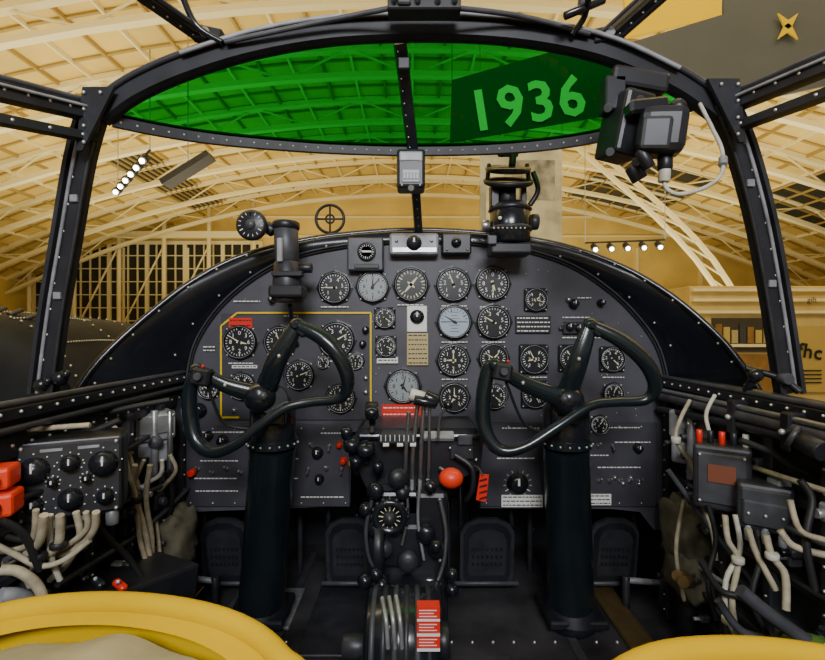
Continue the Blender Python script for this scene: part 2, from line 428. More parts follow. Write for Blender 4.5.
for sg in (-1,1):
    a,e=dirs[sg]; c_=a+(e-a)*4
    b.beam([a,c_],.026,.02,FRM,N=(-sg,-.4,0),rivm=RIV,riv=.03,rr=.0025)
    b.tube([a+V((0,0,.018)),c_+V((0,0,.018))],.005,MGR,8,sm=False)
    b.tube([a+V((-sg*.012,-.008,.004)),c_+V((-sg*.012,0,.004))],.0025,LGR,6,sm=False)
    b.beam([a-Z*.040,c_-Z*.036],.014,.02,FRM,N=(-sg,-.4,0),rivm=RIV,riv=.05)
    b.prism([a+V((0,-.02,.03)),a+V((-sg*.05,-.02,.03)),a+V((0,-.02,-.07)),a+V((sg*.01,-.02,-.07))],(0,-.006,0),FRM)
    for k in range(4): b.sph(a+V((-sg*.004,-.028,.02-.026*k)),.003,RIV,6)
    b.sph(a+V((-sg*.03,-.028,.02)),.003,RIV,6)
for sg,xa,xb in ((-1,212,150),(1,603,652)):
    p=U(xa,44,.76); q=U(xb,0,.69); dd=(q-p)
    b.beam([p,p+dd*3.2],.020,.016,FRM,N=(0,-.3,-1),rivm=RIV,riv=.02,rr=.002)
    b.tube([p+V((.014,-.012,-.004)),p+dd*3.2+V((.014,-.012,-.004))],.005,BLKG,8,sm=False)
    b.tube([p+V((-.02,-.012,.0)),p+dd*3.2+V((-.02,-.012,.0))],.003,MGR,8,sm=False)
    b.box(p+V((0,-.015,.004)),(.05,.02,.022),BLK,rot=(0,-12*sg,0)); b.cyl(p+V((0,-.03,.002)),p+V((0,-.02,.002)),.008,STL)
c=U(424,8,.70)
b.box(c,(.11,.03,.022),BLK); b.box(c+V((-.03,-.016,.002)),(.02,.01,.018),MGR)
for k in (-.045,-.01,.02,.045): b.cyl(c+V((k,-.024,0)),c+V((k,-.014,0)),.005,STL,seg=8)
b.tube([c+V((-.05,0,0)),U(330,20,.72),U(225,42,.73)],.004,MGR,8); b.tube([c+V((.05,0,0)),U(520,16,.72),U(590,34,.73)],.004,MGR,8)
c=U(582,14,.71); b.cyl(c,c+V((0,-.01,.03)),.008,MGR); b.cyl(c+V((-.03,-.01,-.01)),c+V((.03,-.01,.015)),.006,BLKG)
b.tube([U(572,34,.73),U(585,15,.71),U(590,-20,.66)],.005,BLKG,8); b.tube([U(180,-10,.70),U(196,25,.72),U(222,42,.73)],.005,BLKG,8)
b.done()
GREEN=glass('green_tinted_acrylic',(.001,.36,.06),.012)
b=MB('windshield_sun_visor')
gt=cr(GT,6); gb=cr(GB_,6)
b.loft([gt,gb],GREEN,False); b.done()

# =================== SIDE WALLS ===================
for sg,xw,nm in ((-1,-.56,'left'),(1,.615,'right')):
    b=MB('cockpit_sidewall' )
    b.box((xw+sg*.012,.58,CZ-.40),(.02,1.80,.58),WALL,bev=0)
    b.box((xw+sg*.012,1.28,CZ-.10),(.02,.36,.24),WALL,bev=0)
    zr=CZ-(.113 if sg<0 else .125)
    b.box((xw,.42,zr),(.05,1.50,.022),BLK,bev=.004)
    b.tube([V((xw-sg*.02,-.3,zr+.014)),V((xw-sg*.02,1.1,zr+.014))],.005,MGR,8,sm=False)
    b.tube([V((xw-sg*.026,-.3,zr-.02)),V((xw-sg*.026,1.1,zr-.02))],.005,DGR,8,sm=False)
    b.box((xw-sg*.004,.42,zr-.05),(.018,1.48,.03),BLK,bev=.003)
    for i in range(34): 
        b.sph((xw-sg*.014,.02+.032*i,zr-.045),.0028,RIV,6); b.sph((xw-sg*.026,.02+.032*i,zr+.002),.0026,RIV,6)
    for y in (.55,.66,.77,.88,.99,1.08):
        b.box((xw-sg*.008,y,CZ-.42),(.03,.020,.52),DGR,bev=.003)
        for k in range(14): b.sph((xw-sg*.024,y,CZ-.2-.035*k),.0026,RIV,6)
    for z_ in (-.27,-.34,-.40,-.47,-.53,-.6): b.box((xw-sg*.002,.45,CZ+z_),(.022,1.3,.014),DGR,bev=.002)
    rnd=random.Random(5+sg)
    for i in range(26):
        y=rnd.uniform(.55,1.08); z=CZ-rnd.uniform(.19,.6); s_=rnd.uniform(.012,.03)
        b.box((xw-sg*.022,y,z),(.022,s_,s_*rnd.uniform(.6,1.6)),rnd.choice([BLK,DGR,MGR,DGR,LGR]),bev=.003)
        b.cyl((xw-sg*.03,y,z),(xw-sg*.045,y,z),s_*.3,rnd.choice([BLKG,MGR,ALU]),seg=10)
    for i in range(5):
        z=CZ-.22-.08*i; y0=rnd.uniform(.5,.7); b.tube([(xw-sg*.03,y0,z),(xw-sg*.035,y0+.2,z-.01),(xw-sg*.03,y0+.4,z+rnd.uniform(-.04,.04))],.0045,rnd.choice([CABB,MGR,CAB,LGR]),8)
    b.loft([[U(72,398,.91) if sg<0 else U(764,399,.91),V((xw,.62,zr+.01))],[V((xw,1.12,zr+.01)),V((xw,.9,zr-.01))]],BLK,False)
    b.done()
b=MB('window_latch')
for px,py in ((42,385),(60,378)):
    c=U(px,py,.80); b.sph(c,.013,BLKG); b.cyl(c,c+V((0,.02,-.03)),.007,BLK); b.sph(c+V((.018,-.01,.008)),.007,BLKG)
b.done()
b=MB('window_latch')
c=U(755,375,.80); b.sph(c,.013,BLKG); b.cyl(c,c+V((0,.02,-.03)),.007,BLK)
c=U(780,378,.80)
b.tube([U(745,368,.82),c,U(800,392,.78)],.006,BLK); b.cyl(c,c+V((.0,-.02,0)),.01,MGR)
b.done()

# =================== INSTRUMENT PANEL ===================
ip=empty('instrument_panel')
b=MB('panel_plate',ip)
top=[V(p) for p in ic]
bot=[PU(668,430),PU(663,470),PU(664,530),PU(654,530),PU(640,512),PU(612,509),PU(480,508),PU(478,432),PU(352,432),PU(350,506),PU(186,512),PU(180,505),PU(183,440)]
poly=[V((p.x,PY,p.z)) for p in top]+bot
b.prism(poly,(0,.008,0),PAN)
def plate(b,x0,y0,x1,y1,d,m,bev=.0015):
    p=PU(x0,y0,d/2);q=PU(x1,y1,d/2); b.box(((p.x+q.x)/2,p.y,(p.z+q.z)/2),(abs(q.x-p.x),d,abs(q.z-p.z)),m,bev=bev)
plate(b,187,424,350,506,.006,PAN2); plate(b,480,422,656,506,.006,PAN2)
plate(b,222,314,372,420,.004,PAN2)
plate(b,407,306,427,332,.006,WHT)
b.done()
b=MB('panel_markings',ip)
for a,c_ in (((238,313),(371,313)),((371,313),(371,415)),((222,326),(222,417)),((222,326),(238,313)),((222,417),(240,417))):
    p,q=PU(*a,.006),PU(*c_,.006); b.beam([p,q],.0045,.001,YEL)
def label(x0,y0,x1,y1,m,lines=2,lm=None,d=.007):
    if m: plate(b,x0,y0,x1,y1,d,m,0)
    else: d=.0065
    lm=lm or BLK
    for i in range(lines):
        yy=y0+(y1-y0)*(i+.5)/lines; x=x0+1.5
        while x<x1-2:
            w=random.uniform(1.5,4.5); w=min(w,x1-1-x)
            h=min(1.1,(y1-y0)/lines*.5)
            b.quad([PU(x,yy+h/2,d+.0004),PU(x+w,yy+h/2,d+.0004),PU(x+w,yy-h/2,d+.0004),PU(x,yy-h/2,d+.0004)],lm); x+=w+.9
label(230,318,253,328,RED,2,BLK); label(382,404,421,417,RED,2,WHT); label(233,365,258,368,WHT,1)
label(407,333,428,365,TAN,7,BLK); label(377,335,396,358,PAN2,1,WHT)
label(377,357,398,363,WHT,1); label(204,374,220,381,WHT,2)
for x0,y0,x1,y1,l in ((501,494,542,506,3),(588,493,610,504,3)):
    label(x0,y0,x1,y1,WHT,l,BLK)
label(515,316,550,333,BLK,4,WHT)
for x0,y0,x1,y1,l in ((203,345,217,352,2),(560,315,590,320,1),(560,335,600,340,1),(233,300,262,303,1),(283,314,300,318,1),(598,424,640,430,1),(500,425,540,430,1),(495,455,535,460,1),(200,458,240,462,1),(250,456,300,460,1),(195,488,240,492,1),(595,465,640,468,1),(320,430,346,435,1),(194,430,250,433,1),(194,476,240,479,1),(256,476,300,479,1),(300,494,345,498,1),(555,453,610,456,1),(560,488,585,490,1),(612,440,650,443,1),(320,306,350,308,1),(396,304,425,306,1),(440,305,468,307,1),(478,306,506,308,1),(440,341,468,343,1),(480,341,506,343,1),(520,376,548,378,1),(560,376,584,378,1),(600,376,624,378,1),(440,378,468,380,1),(390,405,418,407,1),(228,362,256,364,1),(325,360,350,362,1),(525,316,545,318,1),(575,297,592,299,1)):
    label(x0,y0,x1,y1,None,l,WHT)
b.done()
gz=MB('gauges',ip)
def tickring(b,c,r0,r1,n,a0,a1,m,w,d):
    for i in range(n):
        a=math.radians(a0+(a1-a0)*i/max(1,n-1)); dr=V((math.sin(a),0,math.cos(a))); sd=V((math.cos(a),0,-math.sin(a)))
        ww=w*(1.6 if i%5==0 else 1); rr0=r0-(.08*(r1) if i%5==0 else 0)
        b.quad([c+dr*rr0-sd*ww+NY*d,c+dr*rr0+sd*ww+NY*d,c+dr*r1+sd*ww+NY*d,c+dr*r1-sd*ww+NY*d],m)
def gauge(px,py,rp,kind=0,face=None,square=False,ang=None,bez=None):
    b=gz; c=PU(px,py,.002); r=rp*K; face=face or FACE; bez=bez or BLK
    if square:
        b.box(c+NY*.003,(r*2.1,.008,r*2.1),bez,bev=.004)
        for sx in(-1,1):
            for sz in(-1,1): b.sph(c+V((sx*r*.9,-.008,sz*r*.9)),.0022,RIV,6)
    else:
        for k in range(4):
            a=math.pi/4+k*math.pi/2; b.sph(c+V((math.cos(a)*r*1.15,-.003,math.sin(a)*r*1.15)),.0026,RIV,6)
        b.lathe(c,NY,[(r*1.22,0),(r*1.22,.002),(r*1.05,.003)],bez,8,False)
    b.lathe(c,NY,[(r*1.06,0),(r*1.06,.009),(r*1.0,.0125),(r*.95,.0125),(r*.91,.0076)],BLKG,28,cap=(0,0))
    b.ring(c+NY*.0122,NY,r*.97,.0006,ALU,28)
    b.lathe(c,NY,[(r*.94,.0075),(0,.0075)],face,28,False,cap=(0,0))
    mk=WHT if face is FACE else BLK; d=.0080; fw=K*.27
    if kind==0:
        tickring(b,c,r*.76,r*.87,31,0,360,mk,fw,d)
        for i in range(8):
            a=math.radians(i*45); b.text(str((i*3)%10),c+V((math.sin(a)*r*.56,-d,math.cos(a)*r*.56)),r*.36,mk)
    elif kind==1:
        tickring(b,c,r*.76,r*.87,26,-150,150,mk,fw,d)
        for i in range(6):
            a=math.radians(-130+i*52); b.text(str(i+1),c+V((math.sin(a)*r*.54,-d,math.cos(a)*r*.54)),r*.36,mk)
    elif kind==2:
        for sx in(-1,1):
            cc=c+V((sx*r*.2,0,0)); tickring(b,cc,r*.48,r*.62,9,20*sx,160*sx,mk,fw,d)
        for i in range(3):
            for sx in(-1,1): b.text(str(3-i),c+V((sx*r*.32,-d,(i-1)*r*.42)),r*.32,mk)
    elif kind==3:
        b.lathe(c,NY,[(r*.8,.0076),(0,.0078)],FACEB,24,False,cap=(0,0))
        b.quad([c+V((-r*.75,-d,.0012)),c+V((r*.75,-d,.0012)),c+V((r*.75,-d,-.0008)),c+V((-r*.75,-d,-.0008))],BLK)
        for k in range(-3,4):
            if k: w=r*(.2+.1*(k%2)); b.quad([c+V((-w,-d,k*r*.2+.0005)),c+V((w,-d,k*r*.2+.0005)),c+V((w,-d,k*r*.2-.0005)),c+V((-w,-d,k*r*.2-.0005))],BLK)
        tickring(b,c,r*.7,r*.85,13,-90,90,BLK,fw,d)
    elif kind==4:
        tickring(b,c,r*.7,r*.87,25,0,360,CRM,fw*1.3,d)
        for t0,l in ((40,.6),(220,.6),(130,.28),(310,.28)):
            a=math.radians(t0); dr=V((math.sin(a),0,math.cos(a))); sd=V((math.cos(a),0,-math.sin(a)))
            b.quad([c+NY*d-sd*r*.1,c+NY*d+sd*r*.1,c+dr*r*l+NY*d+sd*r*.03,c+dr*r*l+NY*d-sd*r*.03],CRM)
        return
    for q,(L,w) in enumerate((( .70,.06),(.45,.09))):
        if q and kind not in (0,2): continue
        a=math.radians(ang if (ang is not None and q==0) else random.uniform(0,360)); dr=V((math.sin(a),0,math.cos(a))); sd=V((math.cos(a),0,-math.sin(a)))
        dd=d+.0006*(q+1)
        nm=CRM if face is FACE else BLK
        b.quad([c+NY*dd-dr*r*.18-sd*r*w,c+NY*dd-dr*r*.18+sd*r*w,c+NY*dd+dr*r*L+sd*r*w*.3,c+NY*dd+dr*r*L-sd*r*w*.3],nm)
    b.lathe(c,NY,[(r*.1,.009),(r*.08,.0105),(0,.011)],BLK if face is FACE else MGR,10)
gauge(335,288,15,1,ang=-90); gauge(373,287,15,0,FACEG,ang=40); gauge(411,285,16,4); gauge(453,285,16,1,ang=-20); gauge(492,284,16,0)
gauge(535,300,11,2,square=True); gauge(385,318,10,1,square=True); gauge(386,346,10,1,square=True)
gauge(454,322,16,3,FACEB); gauge(493,322,16,1,ang=-60); gauge(453,360,15,0); gauge(493,358,14,2)
gauge(533,359,14,2,square=True); gauge(571,358,13,2,square=True); gauge(611,359,12,1,square=True)
gauge(403,386,16,0,FACEG,ang=15); gauge(454,397,14,2); gauge(494,396,12,1); gauge(534,394,13,2,square=True); gauge(612,393,10,1); gauge(598,424,9,1)
gauge(241,342,16,0); gauge(281,342,15,1); gauge(337,340,17,1,ang=60); gauge(341,398,14,0); gauge(356,361,8,1); gauge(300,375,14,1); gauge(243,386,13,1)
gauge(324,362,6,1); gauge(210,388,10,0)
gz.done()
b=MB('panel_switches',ip)
def knob(px,py,rp,m=BLKG,h=.016,cap=None,b=b):
    c=PU(px,py,.004); r=rp*K
    b.lathe(c,NY,[(r*1.25,0),(r*1.2,.003),(r,.004),(r*.9,h),(r*.6,h+.001),(0,h+.001)],m,16)
    if cap: b.quad([c+V((-r*.12,-h-.002,0)),c+V((r*.12,-h-.002,0)),c+V((r*.12,-h-.002,r*.8)),c+V((-r*.12,-h-.002,r*.8))],cap)
def toggle(px,py,up=True):
    c=PU(px,py,.006); b.lathe(c,NY,[(.0055,0),(.005,.004),(.002,.006)],STL,10)
    b.tube([c+NY*.005,c+NY*.016+Z*(.009 if up else -.009)],[.0018,.0028],STL,7,sm=False)
for x,y,r in ((417,317,6),(517,483,9),(596,327,4),(568,327,4),(577,328,4),(273,300,3),(600,303,3),(318,452,5),(320,478,4),(210,435,4),(200,410,6),(490,440,4),(224,440,5),(252,440,4),(636,447,4),(366,330,3),(363,344,3),(573,304,4)):
    knob(x,y,r,cap=WHT)
tickring(b,PU(517,483,.006),.028,.034,16,0,360,WHT,.0006,.001)
plate(b,562,322,584,334,.01,DGR,.002); plate(b,589,321,602,333,.008,DGR,.002)
for i,x in enumerate((266,280,294,312,330,345)): toggle(x,445,i%2); toggle(x-3,468,not i%2)
for i,x in enumerate((200,214,228,242)): toggle(x,468+4*(i%2))
for i in range(4): toggle(560+12*i,328)
for i in range(5): toggle(555+14*i,445,i%2); toggle(598+10*i,480)
for x,y in ((614,477),(622,483),(630,477),(638,483),(568,300),(480,413),(366,378),(366,392),(235,410)):
    knob(x,y,2.2,STL,.006)
c=PU(196,470,.01); b.cyl(c,c+NY*.02,.008,RED); knob(344,460,3,RED)
LR=mat('lens_red',(.5,.02,.01),.2)
knob(340,444,2.6,LR); knob(352,462,2.6,mat('lens_amber',(.6,.3,.03),.2)); knob(262,446,3,LR)
for i in range(110):
    x=random.uniform(195,655); y=random.uniform(262,500)
    b.sph(PU(x,y,.001),.0016,RIV,6)
for x in range(192,350,22): b.sph(PU(x,428,.007),.0022,RIV,6); b.sph(PU(x,502,.007),.0022,RIV,6)
for x in range(486,656,22): b.sph(PU(x,426,.007),.0022,RIV,6); b.sph(PU(x,502,.007),.0022,RIV,6)
for y in range(320,415,18): b.sph(PU(376,y,.003),.002,RIV,6)
b.done()
b=MB('panel_top_instruments',ip)
plate(b,349,240,384,272,.03,MGR,.003); c=PU(368,254,.032); r=9*K
b.lathe(c,NY,[(r,0),(r,.004),(r*.85,.004)],BLK,20,cap=(0,0)); b.lathe(c,NY,[(r*.85,.003),(0,.003)],FACE,20,False); tickring(b,c,r*.6,r*.78,20,0,360,WHT,K*.25,.004)
b.quad([c+V((-r*.5,-.005,.002)),c+V((r*.5,-.005,.002)),c+V((r*.5,-.005,-.002)),c+V((-r*.5,-.005,-.002))],WHT)
plate(b,356,266,380,270,.034,BLK,.001)
plate(b,390,236,438,257,.036,LGR,.006); plate(b,393,250,436,255,.038,STL,.001)
c=PU(414,246,.038); b.lathe(c,NY,[(.018,0),(.016,.006),(.010,.012),(0,.013)],BLK,18); b.quad([c+V((-.002,-.014,0)),c+V((.002,-.014,0)),c+V((.002,-.014,.01)),c+V((-.002,-.014,.01))],WHT)
for x in (397,431): b.sph(PU(x,244,.037),.004,STL,8)
plate(b,441,236,470,256,.03,BLK,.004); b.sph(PU(455,245,.032),.012,BLKG,12); b.sph(PU(446,252,.032),.003,STL,6); b.sph(PU(466,252,.032),.003,STL,6)
b.done()

# =================== devices on glareshield ===================
b=MB('gunsight')
k=1.02/F
def S(px,py,Y=1.02): return U(px,py,Y)
b.box(S(509,250),(.10*.9,.06,.026),BLK,bev=.005)
b.cyl(S(510,244),S(510,210),20*k,BLKG,seg=24); b.cyl(S(510,232),S(510,228),22*k,DGR,seg=24); b.cyl(S(510,212),S(510,203),22*k,BLK,r1=15*k,seg=24)
b.cyl(S(507,206),S(507,186),9*k,BLK); b.box(S(494,197),(.018,.03,.05),BLK); b.box(S(523,195),(.012,.02,.06),DGR)
b.lathe(S(508,184),(.0,-.45,1),[(20*k,-.004),(24*k,0),(25*k,.007),(23*k,.010),(21*k,.007)],BLK,28,cap=(1,0))
b.lathe(S(508,182),(.0,-.45,1),[(21*k,.0),(0,.002)],mat('lens_amber_cream',(.65,.52,.25),.12,coat=.5),24,cap=(0,0))
b.lathe(S(508,170),(.0,-.45,1),[(18*k,-.006),(22*k,-.004),(23*k,.004),(19*k,.008),(0,.009)],BLKG,28)
b.box(S(508,154),(.045,.010,.012),BLK,rot=(30,0,0)); b.cyl(S(487,184),S(489,164),.005,BLK); b.cyl(S(529,184),S(527,164),.005,BLK)
b.cyl(S(512,166),S(514,146),.008,BLK); b.sph(S(502,154),.007,BLKG)
b.tube([S(530,205),S(538,190),S(533,172)],.006,BLK); b.cyl(S(531,222),S(538,222),8*k,DGR); b.cyl(S(489,226),S(482,226),6*k,STL)
for i in range(8): b.sph(S(494+i*4.4,228,1.02-.048),.0025,RIV,6)
b.sph(S(500,218,.98),.004,WHT); b.box(S(492,240,.985),(.02,.01,.02),MGR)
b.done()
b=MB('astrocompass_lamp')
k=1.0/F
def S(px,py,Y=1.0): return U(px,py,Y)
b.cyl(S(288,302),S(287,262),16*k,DGR,r1=13*k,seg=22); b.cyl(S(287,262),S(286,228),12*k,MGR,seg=22); b.cyl(S(286,230),S(286,222),13.5*k,BLK,seg=22)
b.box(S(288,292,.98),(.072,.05,.026),BLK,bev=.006); b.box(S(288,274,.975),(.065,.02,.012),BLK); b.box(S(280,250,.97),(.012,.01,.05),LGR)
b.cyl(S(274,232),S(266,226),6*k,BLK)
b.lathe(S(253,226,.98),NY,[(14*k,0),(15*k,.004),(15*k,.010),(12*k,.014),(0,.015)],BLK,26)
tickring(b,S(253,226,.98),9.5*k,12*k,16,0,360,WHT,.0006,.0155); b.lathe(S(253,226,.98),NY,[(5*k,.015),(4*k,.022),(0,.022)],MGR,14)
b.tube([S(253,226,.985),S(268,228),S(280,230)],.006,BLK); b.cyl(S(312,268),S(298,268),5*k,BLK)
b.tube([S(290,305),S(293,330,1.06),S(297,345,1.09)],.005,BLK)
b.done()
b=MB('magnetic_compass')
def S(px,py,Y=.91): return U(px,py,Y)
b.box(S(411,172),(.055,.05,.075),BLK,bev=.006); b.box(S(411,157,.888),(.045,.01,.018),LGR,bev=.002)
b.box(S(411,176,.885),(.036,.006,.026),FACEG,bev=.002); b.box(S(411,176,.882),(.030,.004,.012),FACE,bev=.0)
for i in range(5): b.box(S(404.5+i*3.2,176,.879),(.0012,.001,.009),WHT,bev=0)
b.cyl(S(411,188,.885),S(411,188,.875),.006,STL); b.cyl(S(413,158),S(413,150,.92),.008,BLK)
for x in (402,420):
    for y in (160,185): b.sph(S(x,y,.884),.0025,RIV,6)
b.done()
b=MB('overhead_gun_camera')
def S(px,py,Y=.66): return U(px,py,Y)
b.box(S(634,86,.70),(.085,.05,.030),BLK,rot=(0,10,0),bev=.006)
b.box(S(624,128,.69),(.048,.06,.092),BLK,rot=(8,8,12),bev=.006)
for px,py in ((608,108),(640,100),(610,152),(636,162)): b.cyl(S(px,py,.66),S(px,py,.645),.006,MGR)
b.box(S(642,112,.66),(.055,.05,.02),BLKG,rot=(0,-6,0),bev=.004)
b.box(S(660,133,.65),(.062,.055,.064),BLK,rot=(6,6,-16),bev=.012); b.box(S(656,133,.615),(.038,.012,.044),DGR,rot=(6,6,-16),bev=.008)
b.cyl(S(632,166,.66),S(640,180,.66),.011,BLK); b.cyl(S(640,150,.63),S(650,168,.63),.008,BLK)
b.cyl(S(665,156,.65),S(665,170,.65),.010,BLK); b.cyl(S(665,165,.65),S(664,182,.65),.008,CABW)
b.cyl(S(674,111,.65),S(681,105,.65),.012,BLK); b.box(S(612,97,.69),(.03,.03,.05),BLK)
b.done()
b=MB('camera_cable')
b.tube([U(664,182,.65),U(668,190,.65),U(682,194,.65),U(708,186,.66),U(722,172,.68),U(722,150,.70),U(712,128,.72),U(704,112,.72),U(700,104,.73)],.0030,CABW,8)
b.cyl(U(723,165,.683),U(723,158,.69),.006,LGR); b.done()

# =================== YOKES & COLUMNS ===================
def yoke(hx,hy,rel,spoke,horn,cb):
    yk=empty('control_yoke'); Y0=.88; k=Y0/F
    def S(dx,dy,d=0): return U(hx+dx,hy+dy,Y0-d)
    b=MB('wheel_rim',yk)
    P=[];R=[]
    rr_=[.012,.0145,.0145,.013,.010,.0095,.0095,.0095,.010,.012,.014,.0145,.0135,.011]
    for i,(dx,dy) in enumerate(rel):
        P.append(S(dx,dy,.02+.01*math.sin(i))); R.append(rr_[min(i,13)])
    b.tube(P,R,COL,12,n=6)
    b.sph(P[0],.0145,COL); b.sph(P[-1],.0135,COL)
    b.tube([P[0],S(horn[0],horn[1],.02),S(4,-8,.0)],[.014,.019,.021],COL,12,flat=.7)
    b.tube([P[-1],S(spoke[0],spoke[1],.01),S(-6,0,0)],[.012,.015,.019],COL,12,flat=.7)
    b.done()
    b=MB('hub',yk)
    b.lathe(S(0,2,-.02),NY,[(.030,0),(.031,.02),(.026,.032),(.018,.04),(.008,.043),(0,.0435)],BLKG,24)
    b.lathe(S(0,2,.024),NY,[(.008,0),(.007,.004),(0,.005)],MGR,12)
    b.cyl(S(0,2,-.02),S(0,2,-.09),.026,COL,seg=20)
    b.done()
    b=MB('switch_box',yk)
    p=P[-1]; b.box(p+V((.012,-.004,-.012)),(.034,.026,.032),BLK,rot=(0,10,0),bev=.004); b.cyl(p+V((.012,-.02,-.01)),p+V((.012,-.028,-.01)),.007,MGR); b.sph(p+V((.02,-.02,.008)),.0035,LR,8)
    b.cyl(P[0]+V((0,-.01,0)),P[0]+V((0,-.017,0)),.006,BLKG); b.box(P[0]+V((.012,-.006,-.012)),(.02,.014,.02),BLKG,rot=(0,35,0),bev=.004)
    b.tube([p+V((.02,0,-.03)),S(-40,28,-.01),S(-15,35,-.03)],.003,CABB,6)
    b.sph(S(spoke[0],spoke[1],.022),.004,RIV,6); b.sph(S(horn[0],horn[1],.034),.004,RIV,6)
    b.done()
    b=MB('control_column',yk)
    x0,x1=cb
    t=U(x0,408,.95); m_=U(x0,440,.955); e=U(x1,612,1.06)
    b.tube([t+V((0,0,.02)),t,m_],[.034,.046,.047],BLKG,24,sm=False)
    b.tube([m_+Z*.004,m_-Z*.012],[.051,.051],COL,24,sm=False)
    b.tube([m_-Z*.01,m_.lerp(e,.5),e],[.0465,.0485,.0525],COL,28)
    for i in range(10):
        a=math.pi*(1+i/9); b.sph(m_+V((math.cos(a)*.052,math.sin(a)*.052,-.004)),.0025,RIV,6)
    b.cyl(U(x0,400,.965),U(x0,400,.88),.03,BLKG,seg=20)
    b.box(U(x0,418,.90),(.05,.02,.03),BLKG,bev=.006)
    b.box(e+V((0,.0,.004)),(.13,.12,.02),BLK,bev=.005); b.tube([e+Z*.03,e+Z*.0],[.056,.068],BLK,24,sm=False)
    b.cyl(e,V((e.x,e.y,fz)),.055,BLK)
    b.done()
yoke(263,394,[(34,-69),(59,-56),(77,-36),(85,-12),(77,4),(47,8),(22,14),(-3,31),(-28,51),(-51,58),(-67,46),(-73,21),(-73,-4),(-66,-24)],(-38,-9),(16,-38),(273,261))
yoke(565,397,[(25,-72),(55,-57),(80,-35),(90,-12),(80,3),(50,5),(25,9),(-5,28),(-40,50),(-65,53),(-80,33),(-82,3),(-77,-27),(-70,-32)],(-42,-14),(14,-38),(566,571))

# =================== PEDALS ===================
def pedal(px,w=25,Y=1.16):
    b=MB('rudder_pedal'); k=Y/F
    pts=[(-.85,-1),(.85,-1),(1,-.75),(1,.6),(.8,.85),(.35,1),(-.35,1),(-.8,.85),(-1,.6),(-1,-.75)]
    c=U(px,553,Y); h=36*k; w_=w*k
    P=[c+V((x*w_,-z*.012,z*h)) for x,z in pts]; b.prism(P,(0,.012,0),DGR)
    P=[c+V((x*w_*.86,-z*.012-.003,z*h*.88)) for x,z in pts]; b.prism(P,(0,.006,0),BLK)
    P=[c+V((x*w_*.7,-z*.012-.005,z*h*.72)) for x,z in pts]; b.prism(P,(0,.003,0),DGR)
    for j in range(3):
        for i in range(7):
            x=(i-3)*w_*.17; z=h*(.15-.22*j); b.box(c+V((x,-.006-z/h*.012,z)),(.006,.003,.010),BLK,bev=.001)
    for sx in(-1,1): b.cyl(c+V((sx*w_*.95,.01,h*.7)),c+V((sx*w_*.95,.04,h+.09)),.007,BLK)
    b.cyl(c+V((-w_*1.2,.01,-h*.9)),c+V((w_*1.2,.01,-h*.9)),.006,MGR)
    b.cyl(c+V((0,.02,-h*.3)),V((c.x,c.y+.2,fz)),.01,BLK)
    b.done()
for p in (225,350,487,614): pedal(p,24 if p in(225,350,614) else 27)
b=MB('pedal_linkage')
for px in (205,300,448,530,640):
    p=U(px,500,1.3); b.cyl(p,V((p.x,p.y,fz)),.008,MGR)
for x0,x1,y0 in ((188,215,578),(626,662,580)):
    p=U(x0,y0,1.12);q=U(x1,y0+3,1.12); b.cyl(p,q,.007,LGR)
    for e in (p,q): b.cyl(e+Z*.01,V((e.x,e.y,fz)),.009,DGR)
b.done()

# =================== CENTRE PEDESTAL ===================
pd=empty('throttle_pedestal')
b=MB('pedestal_body',pd)
def S(px,py,Y=.95): return U(px,py,Y)
p=[S(354,436),S(362,428),S(476,428),S(484,438),S(480,470),S(462,478),S(440,482),S(440,498),S(408,505),S(372,500),S(360,474)]
b.prism(p,(0,.13,0),BLK)
b.box(S(418,431,1.0),(.25,.12,.014),BLKG,bev=.005)
b.box(V((.006,.99,CZ-.50)),(.13,.17,.36),BLK,bev=.01)
b.box(V((.0,.90,CZ-.58)),(.11,.22,.20),BLK,bev=.012)
b.box(S(395,500,.93),(.10,.05,.05),BLKG,bev=.008); b.box(S(396,540,.93),(.11,.06,.09),BLK,bev=.01)
b.box(S(432,520,.94),(.05,.04,.11),DGR,bev=.006)
for x,y in ((372,500),(440,500),(372,560),(440,560),(420,545)): b.sph(S(x,y,.905),.004,RIV,8)
for xx in (386,400,413):
    prof=[S(xx,446-13*math.sin(math.pi*t/8),.90+.012*t) for t in range(9)]
    b.beam(prof,.012,.003,WHT,N=(0,-.6,.8),n=2)
b.box(S(398,437,.93),(.075,.05,.02),DGR,bev=.004)
for i in range(8): b.box(S(381+i*4.6,438,.903),(.0012,.002,.012),WHT,bev=0)
b.box(S(437,436,.945),(.07,.02,.012),LGR,rot=(35,0,0)); b.box(S(465,440,.94),(.03,.01,.02),MGR)
b.box(S(462,452,.945),(.05,.01,.03),DGR,bev=.003)
for x,y in ((450,448),(458,455),(470,450),(476,460),(366,462),(374,452)): b.sph(S(x,y,.942),.004,STL,8)
b.done()
b=MB('throttle_levers',pd)
for i,(x0,x1,yt) in enumerate(((405,409,412),(412,418,402),(420,424,404),(428,430,398))):
    b.tube([S(x0,492,.93),S(x0+1,450,.91),S(x1,yt,.90)],.0042 if i<3 else .003,STL,8)
    b.box(S(x0,488,.925),(.008,.012,.04),ALU,bev=.002)
b.cyl(S(410,394,.90),S(424,398,.90),.012,CABW,seg=14); b.cyl(S(424,396,.89),S(438,402,.89),.014,BLKG,seg=14); b.cyl(S(414,400,.885),S(436,404,.885),.010,BLKG)
b.tube([S(438,440,.92),S(440,418,.91),S(447,406,.90)],.003,STL); b.sph(S(448,405,.9),.009,BLKG)
for x,y,r in ((372,416,.014),(352,447,.017),(366,452,.018),(356,465,.012),(378,470,.011),(347,436,.012)):
    c=S(x,y,.91); b.lathe(c,(0,-.6,1),[(r*.5,-.02),(r*.5,-.005),(r,0),(r,.014),(r*.7,.02),(0,.021)],BLKG,14)
